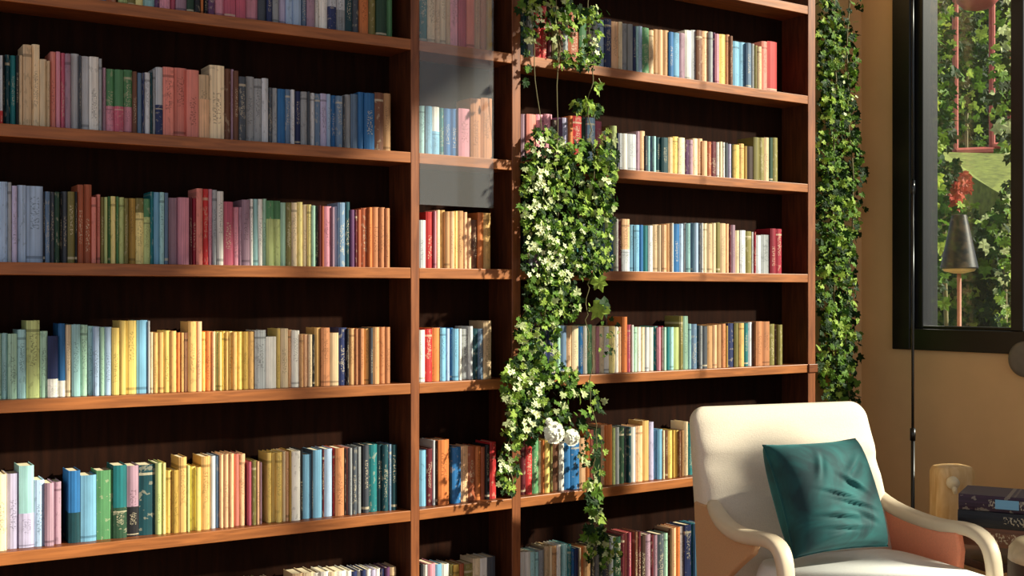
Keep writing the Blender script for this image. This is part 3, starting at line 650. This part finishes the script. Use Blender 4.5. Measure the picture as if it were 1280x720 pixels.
# cushion
def cushion():
    c = P(1032, 620, 3.215); e = empty('cushion', c, AR+.10)
    tag(e, 'dark teal velvet square cushion leaning on the cream armchair back', 'cushion')
    m, nt, b = newmat('teal_velvet'); b.inputs['Roughness'].default_value = .8
    b.inputs['Sheen Weight'].default_value = .6; b.inputs['Sheen Roughness'].default_value = .4; b.inputs['Sheen Tint'].default_value = lin((110, 190, 190))
    tc = nt.nodes.new('ShaderNodeTexCoord'); nz = nt.nodes.new('ShaderNodeTexNoise'); nz.inputs['Scale'].default_value = 9; nz.inputs['Detail'].default_value = 5; nz.inputs['Distortion'].default_value = 1
    r = nt.nodes.new('ShaderNodeValToRGB'); r.color_ramp.elements[0].color = lin((4, 46, 52)); r.color_ramp.elements[1].color = lin((24, 104, 104))
    r.color_ramp.elements[0].position = .35; r.color_ramp.elements[1].position = .7
    nt.links.new(tc.outputs['Object'], nz.inputs['Vector']); nt.links.new(nz.outputs['Fac'], r.inputs['Fac']); nt.links.new(r.outputs[0], b.inputs['Base Color'])
    n = 64; S = .152; SX = 1.07; V = []; Fc = []
    def wr(u, v):
        w = 0
        for (cu, cv, ln, wd, an, am) in ((-.1, -.1, .45, .035, -.35, .011), (.1, -.25, .5, .035, -.3, .012), (-.2, -.45, .45, .035, -.15, .011), (.2, .08, .35, .045, -.6, .011), (-.1, -.66, .5, .03, -.1, .010), (-.35, -.82, .3, .03, .1, .009), (.3, .4, .4, .06, .7, .008), (-.4, .45, .3, .05, 1.2, .008), (.35, -.5, .3, .04, -.4, .008)):
            a, b_ = u-cu, v-cv; p, q = a*math.cos(an)+b_*math.sin(an), -a*math.sin(an)+b_*math.cos(an)
            w += am*math.exp(-(p/ln)**2*2)*math.exp(-(q/wd)**2)
            w -= am*.7*math.exp(-(p/ln)**2*2)*math.exp(-((q+wd*1.6)/wd)**2)
        return w
    for sgn in (1, -1):
        for i in range(n+1):
            for j in range(n+1):
                u, v = -1+2*i/n, -1+2*j/n
                th = .088*((1-abs(u)**2.6)*(1-abs(v)**2.6))**.42
                pin = 1-.07*(1-abs(v)**2)*(abs(u)**3); pinv = 1-.06*(1-abs(u)**2)*(abs(v)**3)
                y = -sgn*th; 
                if sgn == 1: y -= wr(u, v)*min(1, (1-abs(u))*4)*min(1, (1-abs(v))*4)
                V.append((u*S*pin*SX, y, v*S*1.0*pinv))
    B = (n+1)**2
    for s_ in (0, 1):
        for i in range(n):
            for j in range(n):
                a = s_*B+i*(n+1)+j; f = (a, a+n+1, a+n+2, a+1); Fc.append(f if s_ == 0 else f[::-1])
    o = mesh('cushion_cover', V, Fc, m, e, True)
    bm = bmesh.new(); bm.from_mesh(o.data); bmesh.ops.remove_doubles(bm, verts=bm.verts, dist=.0004); bm.to_mesh(o.data); bm.free()
    e.rotation_euler = (math.radians(-24), math.radians(0), AR+.12)
    # piping round the edge
    pm = MB(); pts = []
    for (a, b_) in ((( -1, -1), (1, -1)), ((1, -1), (1, 1)), ((1, 1), (-1, 1)), ((-1, 1), (-1, -1))):
        for k in range(12):
            q = k/12; u, v = a[0]*(1-q)+b_[0]*q, a[1]*(1-q)+b_[1]*q
            pin = 1-.07*(1-abs(v)**2)*(abs(u)**3); pinv = 1-.06*(1-abs(u)**2)*(abs(v)**3)
            pts.append((u*S*pin*SX, 0, v*S*1.0*pinv))
    pts.append(pts[0]); pm.tube(pts, .0028, 6); pm.build('piping', m, e, True)
cushion()

# ------------------------------------------------------------------ floor lamp
lz = 3.93
def LP(px, py): return P(px, py, lz)
b0 = LP(1141, 371); base = Vector((b0.x, b0.y, 0))
fl = empty('floor_lamp', base); tag(fl, 'slender black floor lamp pole standing before the window frame', 'floor lamp')
m = MB(); rg = lambda r, z: [Vector((r*math.cos(2*PI*k/32), r*math.sin(2*PI*k/32), z)) for k in range(32)]
m.loft([rg(.12, 0), rg(.12, .012), rg(.11, .018), rg(.01, .022)]); m.build('base', BLK, fl, True)
zj = zpix(543, lz); zj2 = zpix(235, lz)
STL = plain('dark_steel', (44, 46, 48), .25, metal=.7)
m = MB(); m.tube([(0, 0, .02), (0, 0, zj)], .0062, 12); m.build('pole', BLK, fl, True)
m = MB(); m.tube([(0, 0, zj-.02), (0, 0, zj+.02)], .009, 12); m.build('collar', BLK, fl, True)
m = MB(); m.tube([(0, 0, zj), (0, 0, zj2)], .0045, 12); m.tube([(0, 0, zj2-.02), (0, 0, 2.45)], .0035, 12); m.tube([(0,0,2.45), (-.05,-.04,2.53), (-.14,-.1,2.56)], .0035, 10); m.build('upper_pole', STL, fl, True)
m = MB(); m.tube([(0, 0, zj2-.02), (0, 0, zj2+.025)], .007, 12); m.build('joint', STL, fl, True)
m = MB(); m.tube([(-.006, -.005, zj2), (-.012, -.01, zj2-.2), (-.007, -.006, zj+.2), (-.005, -.004, zj)], .0016, 6); m.build('cord', BLK, fl, True)
m = MB(); R_ = lambda r, z: [Vector((-.16+r*math.cos(2*PI*k/32), -.11+r*math.sin(2*PI*k/32), z)) for k in range(32)]
m.loft([R_(.03, 2.56), R_(.09, 2.42), R_(.087, 2.42), R_(.028, 2.55)], 0, False); m.build('lamp_shade', BLK, fl, True)

# ------------------------------------------------------------------ corner furniture: wooden chair post, stacked books, pouf
PW = wood('pale_wood', (206, 162, 100), (232, 198, 144), (8, 8, 1.5), .5)
pc = P(1190, 612, 3.72); zt = zpix(580, 3.72)
wc = empty('side_chair', (pc.x, pc.y, 0), WA['R']-.5); tag(wc, 'pale wooden chair post with rounded top and a knob behind the armchair', 'chair')
def rpost(name, x, y, hw, hd, z0, z1, mat, rnd=.03):
    rings = []
    for i in range(24):
        z = z0+(z1-z0-rnd)*(i/8) if i <= 8 else z1-rnd+rnd*math.sin(PI/2*(i-8)/15); e = 1
        if z > z1-rnd: e = .80+.20*math.sqrt(max(0, 1-((z-(z1-rnd))/rnd)**2))
        rings.append([Vector((x+hw*e*sq(2*PI*k/28, .45), y+hd*e*sq(2*PI*k/28-PI/2, .45), z)) for k in range(28)])
    for e, dz in ((.55, .004), (.25, .006)):
        rings.append([Vector((x+hw*e*sq(2*PI*k/28, .6), y+hd*e*sq(2*PI*k/28-PI/2, .6), z1+dz)) for k in range(28)])
    m = MB(); m.loft(rings); return m.build(name, mat, wc, True)
rpost('arm_post', 0, 0, .062, .045, 0.0, zt-.006, PW)
rpost('arm_post', .50, .05, .05, .04, 0.0, zt-.06, PW)
m = MB(); m.box((-.02, -.02, .36), (.52, .05, .42)); m.build('rail', PW, wc, bevel=.006)
m = MB(); m.box((.0, .06, .36), (.48, .10, zt-.12)); m.build('back_board', PW, wc, bevel=.006)
m = MB(); kn = [(-.028, -.040, .02), (-.028, -.058, .02), (-.03, -.07, .018), (-.032, -.074, .016)]
m.tube([(p[0], p[1], zt-.068+p[2]) for p in kn], [.012, .020, .019, .006], 14)
m.tube([(-.026, -.062, zt-.055), (-.022, -.066, zt-.082)], [.011, .006], 10); m.build('knob', plain('knob_bone', (222, 206, 170), .4), wc, True)
# side table with lying books
tz = zpix(690, 3.42)
tcn = P(1262, 690, 3.42)
tb = empty('side_table', (tcn.x, tcn.y, 0), -.35); tag(tb, 'low dark wooden side table under the stack of lying books', 'table')
DKW = wood('dark_walnut', (56, 34, 24), (84, 52, 34), (2, 12, 12), .4)
m = MB(); m.box((-.16, -.13, tz-.025), (.26, .17, tz)); m.build('tabletop', DKW, tb, bevel=.004)
for sx in (-.13, .23):
    for sy in (-.10, .14):
        m = MB(); m.tube([(sx, sy, 0), (sx, sy, tz-.025)], [.012, .016], 10); m.build('leg', DKW, tb, True)
def lying(px0, py0, py1, z, L_, D, lab, code, rz, papercol=None, sticker=None):
    p = P(px0, (py0+py1)/2, z); h = (py1-py0)/F*z; zb_ = EYE-(py1-HY)/F*z
    e = empty('lying_book', (p.x, p.y, zb_), rz); tag(e, lab, 'book', 'books lying in a stack on the side table')
    V, Fc, UV, _ = book_geo(h, L_, D, 4000+int(py0)*3)
    # stand-up book turned onto its side: x thickness -> z, z length -> x
    V = [(zz, y, x+h/2) for x, y, zz in V]
    mesh('cover', V, [f[::-1] for f in Fc], cover_mat(code), e, uv=UV)
    PV, PF = page_geo(h, L_, D); mesh('pages', [(zz, y, x+h/2) for x, y, zz in PV], [f[::-1] for f in PF], PAGES, e)
    if sticker:
        m = MB(); m.box((L_*.38, -.0012, h*.22), (L_*.62, .0002, h*.80)); m.build('spine_label', cover_mat(sticker), e)
lying(1198, 617, 636.5, 3.30, .25, .17, 'dark plum hardback on top of the lying stack with a pale blue spine label', 'dp', -1.12, sticker='sb')
lying(1197, 637, 656.5, 3.30, .27, .18, 'thick black book with pale printing, second in the lying stack', 'bk', -1.15)
lying(1199, 657, 680, 3.30, .27, .18, 'brown book with a tan edge lowest in the lying stack', 'br', -1.15)
# pouf
pz = zpix(676, 2.85); pp = P(1334, 700, 2.85)
pf = empty('pouf', (pp.x, pp.y, 0)); tag(pf, 'round brown pouf with a pale top in the lower right corner', 'pouf')
m = MB(); rg2 = lambda r, z: [Vector((r*math.cos(2*PI*k/40), r*math.sin(2*PI*k/40), z)) for k in range(40)]
m.loft([rg2(.10, 0), rg2(.125, .03), rg2(.138, pz*.5), rg2(.132, pz-.05)]); m.build('body', plain('brown_leather', (74, 48, 34), .45), pf, True)
m = MB(); m.loft([rg2(.132, pz-.05), rg2(.13, pz-.025), rg2(.115, pz-.006), rg2(.06, pz), rg2(.01, pz+.001)]); m.build('top_pad', plain('pale_leather', (206, 186, 150), .6), pf, True)

# ------------------------------------------------------------------ garden beyond the glass
SOIL = plain('garden_soil', (66, 60, 36), .9, var=.3, scale=8)
GRASS = plain('grass_green', (112, 122, 52), .9, var=.4, scale=22, bump=.6)
sbox('ground', (XW+.14, -6, -.5), (XW+14, 16, -.42), SOIL, None)
bpy.data.objects['ground']['kind'] = 'structure'
RED = plain('red_paint', (170, 84, 74), .6)
# grassy bank
bk_ = [P(1180, 190, 8.6), P(1290, 193, 8.4), P(1300, 270, 6.9), P(1240, 236, 7.4), P(1175, 196, 8.2)]
m = MB(); n = len(bk_)
low = [Vector((p.x, p.y, -.45)) for p in bk_]
m.add(bk_+low, [tuple(range(n-1, -1, -1))]+[(i, (i+1) % n, n+(i+1) % n, n+i) for i in range(n)])
tag(m.build('grass_bank', GRASS), 'sunlit sloping grass bank seen through the window', 'grass', kind='stuff')
def pos_z(z0, z1):
    return lambda x, y, d_: P(x, y, z0+(z1-z0)*d_)
def bush(name, lab, blobs, z0, z1, weights, cat='shrub', flowers=None, stems=None):
    p = pos_z(z0, z1); b = p(blobs[0][0], blobs[0][1], .5); base_ = (b.x, b.y, -.42)
    return vine(name, lab, stems or [[(blobs[0][0], 560), (blobs[0][0], blobs[0][1])]], blobs, flowers, base_, facing=(-.7, -.6, .3), weights=weights, cat=cat, pos=p, srad=.012)
bush('climbing_vine', 'leafy green vine climbing down the left side of the window view outside', [(1163,40,10,80,170,.05),(1162,120,10,90,170,.05),(1164,220,12,50,80,.05),(1180,60,10,80,110,.055),(1178,140,12,50,80,.055),(1172,300,12,80,80,.05)], 5.2, 5.9, (8,4,2,0), 'climbing plant')
bush('garden_shrub', 'bright green shrub between the two red posts outside', [(1210,80,20,80,240,.07),(1215,110,18,30,60,.08),(1232,40,14,50,80,.06),(1228,140,10,40,40,.06)], 9.0, 9.8, (8,3,2,0))
bush('garden_shrub', 'tall pale shrub at the right edge of the window view outside', [(1258,330,12,100,260,.045),(1246,290,18,30,80,.045),(1262,90,12,110,160,.06),(1250,100,10,60,60,.06)], 6.0, 6.6, (6,4,2,2))
bush('garden_shrub', 'low shrub with red flowers below the grass bank outside', [(1182,212,16,10,40,.05),(1170,236,12,16,40,.045),(1200,262,26,10,40,.05)], 6.2, 6.7, (8,3,1,0))
m = MB(); rp = pos_z(6.3, 6.5)
for _ in range(60):
    a = random.uniform(0, 2*PI); q = math.sqrt(random.random()); cx_, cy_ = random.choice(((1196, 252), (1204, 226)))
    add_leaf(m, rp(cx_+9*q*math.cos(a), cy_+12*q*math.sin(a), random.random()), .045, 0, (-.7, -.6, .3))
tag(m.build('red_foliage', leafmat('leaf_red', (190, 84, 66))), 'clump of reddish leaves above the lamp shade outside', 'shrub')
# hedge backdrop
HP = [(1130, -40), (1300, -40), (1300, 480), (1130, 480)]
m = MB(); rng = random.Random(4)
hp = pos_z(10.6, 12.2)
for _ in range(4200):
    x, y = rng.uniform(1120, 1300), rng.uniform(-60, 480)
    add_leaf(m, hp(x, y, rng.random()), .11*rng.uniform(.6, 1.3), rng.choices((0, 1, 2), (14, 3, .6))[0], (-.7, -.6, .3))
hb = P(1210, 371, 12.6); 
nrm = c2w(0, 1).normalized(); sd = c2w(1, 0).normalized()
V = []
for q, s_ in ((12.5, -1), (12.5, 1), (13.3, 1), (13.3, -1)):
    b = P(1210, 371, q); V.append(Vector((b.x, b.y, 0))+sd*1.7*s_)
m.add([Vector((v.x, v.y, -.45)) for v in V]+[Vector((v.x, v.y, 5.2)) for v in V], [(3,2,1,0),(4,5,6,7),(0,1,5,4),(1,2,6,5),(2,3,7,6),(3,0,4,7)], 0)
tag(m.build('hedge', LG[:3]), 'dense dark green hedge at the back of the garden', 'hedge')
# red frame with two posts
rf = empty('trellis', tuple(P(1215, 371, 8.7)*1.0)); tag(rf, 'red painted garden frame of posts and rails outside the window', 'trellis')
def rbar(nm, a, b, r):
    m = MB(); m.tube([P(*a)-rf.location, P(*b)-rf.location], r, 8); m.build(nm, RED, rf)
rbar('post', (1194, -60, 8.7), (1194, 200, 8.7), .022); rbar('post', (1240, -60, 8.7), (1240, 186, 8.7), .022); rbar('post', (1263, -60, 8.7), (1263, 186, 8.7), .02)
rbar('rail', (1194, 190, 8.7), (1240, 188, 8.7), .03); rbar('rail', (1240, 182, 8.7), (1268, 182, 8.7), .024)
m = MB(); c = P(1222, -6, 8.5)
m.loft([[c+sd*(.16*e*math.cos(2*PI*k/24))+nrm*(.16*e*math.sin(2*PI*k/24))+Vector((0, 0, z)) for k in range(24)] for e, z in ((.1, -.11), (.6, -.09), (.9, -.04), (1, .02), (.9, .03))])
o = m.build('red_lantern', RED, None, True); tag(o, 'round red lantern at the top of the window view outside', 'lantern')
# lamp outside
gz = 5.0
gl = P(1199, 371, gz); gd = empty('garden_lamp', (gl.x, gl.y, -.42)); tag(gd, 'lamp with a black metallic cone shade on a wooden stem seen through the window', 'lamp')
gzz = lambda py: zpix(py, gz)+.42
sc = gz/F
RR = lambda r, z: [Vector((r*math.cos(2*PI*k/40), r*math.sin(2*PI*k/40), z)) for k in range(40)]
m = MB(); m.loft([RR(9*sc, gzz(269)), RR(22.5*sc, gzz(334)), RR(23*sc, gzz(336)), RR(22*sc, gzz(336)), RR(8.4*sc, gzz(270))], 0, False)
m.loft([RR(.5*sc, gzz(267.5)), RR(9*sc, gzz(269))], 0, False)
m.build('lamp_shade', plain('black_gloss_metal', (14, 14, 18), .42, var=.05, spec=.3), gd, True)
m = MB(); m.loft([RR(21*sc, gzz(335)), RR(18*sc, gzz(339)), RR(5*sc, gzz(342))]); m.build('diffuser', plain('lamp_diffuser', (176, 160, 110), .6), gd, True)
m = MB(); m.tube([(0, 0, 0), (0, 0, gzz(341))], 2.6*sc, 12); m.build('stem', plain('reddish_wood', (160, 104, 84), .6), gd, True)
m = MB(); m.loft([RR(.14, 0), RR(.14, .02), RR(.02, .03)]); m.build('base', BLK, gd, True)
# dark foliage behind lamp
bush('garden_shrub', 'dark green undergrowth behind the lamp outside', [(1200,340,50,70,500,.07),(1195,400,50,40,200,.07)], 7.0, 7.8, (8,3,1,0))

# unseen slim shrub added outside the long window to shade the armchair back
sb_ = Vector((4.86, .27, -.42)); e = empty('shade_shrub', sb_); tag(e, 'slim tall unseen shrub added outside the window to shade the armchair back', 'shrub')
m = MB()
for _ in range(2000):
    z = random.uniform(.9, 2.94); a = random.uniform(0, 2*PI); q = math.sqrt(random.random())*(.17 if z < 2.70 else .17*(2.95-z)/.25)
    add_leaf(m, Vector((q*math.cos(a), q*math.sin(a), z)), random.uniform(.03, .06), random.choice((0, 1, 1, 2)), (math.cos(a), math.sin(a), .2))
m.build('foliage', LG, e); m = MB(); m.tube([(0, 0, 0), (0, 0, 2.8)], [.02, .006], 8); m.build('trunk', STEM, e, True)
# ------------------------------------------------------------------ light and camera
w = bpy.data.worlds.new('world'); SC.world = w; w.use_nodes = True
bg = w.node_tree.nodes['Background']; bg.inputs[0].default_value = (.82, .89, 1.0, 1); bg.inputs[1].default_value = .41
sun = bpy.data.lights.new('sun', 'SUN'); sun.energy = 7.8; sun.angle = math.radians(1.8); sun.color = (1, .90, .75)
so = bpy.data.objects.new('sun', sun); COL.objects.link(so)
AZ, EL = math.radians(42), math.radians(29)
dirv = Vector((-math.cos(AZ)*math.cos(EL), math.sin(AZ)*math.cos(EL), -math.sin(EL)))
so.rotation_euler = dirv.to_track_quat('-Z', 'Y').to_euler(); so.location = (8, -4, 6)
cam = bpy.data.cameras.new('camera'); co = bpy.data.objects.new('camera', cam); COL.objects.link(co)
co.location = (0, 0, EYE); co.rotation_euler = (PI/2, 0, -TH)
cam.sensor_width = 36; cam.lens = F*36/1280; cam.shift_y = (HY-360)/1280; cam.clip_start = .02
SC.camera = co
SC.view_settings.view_transform = 'Standard'; SC.view_settings.look = 'None'; SC.view_settings.gamma = 1
SC.view_settings.use_curve_mapping = False; SC.view_settings.exposure = .55
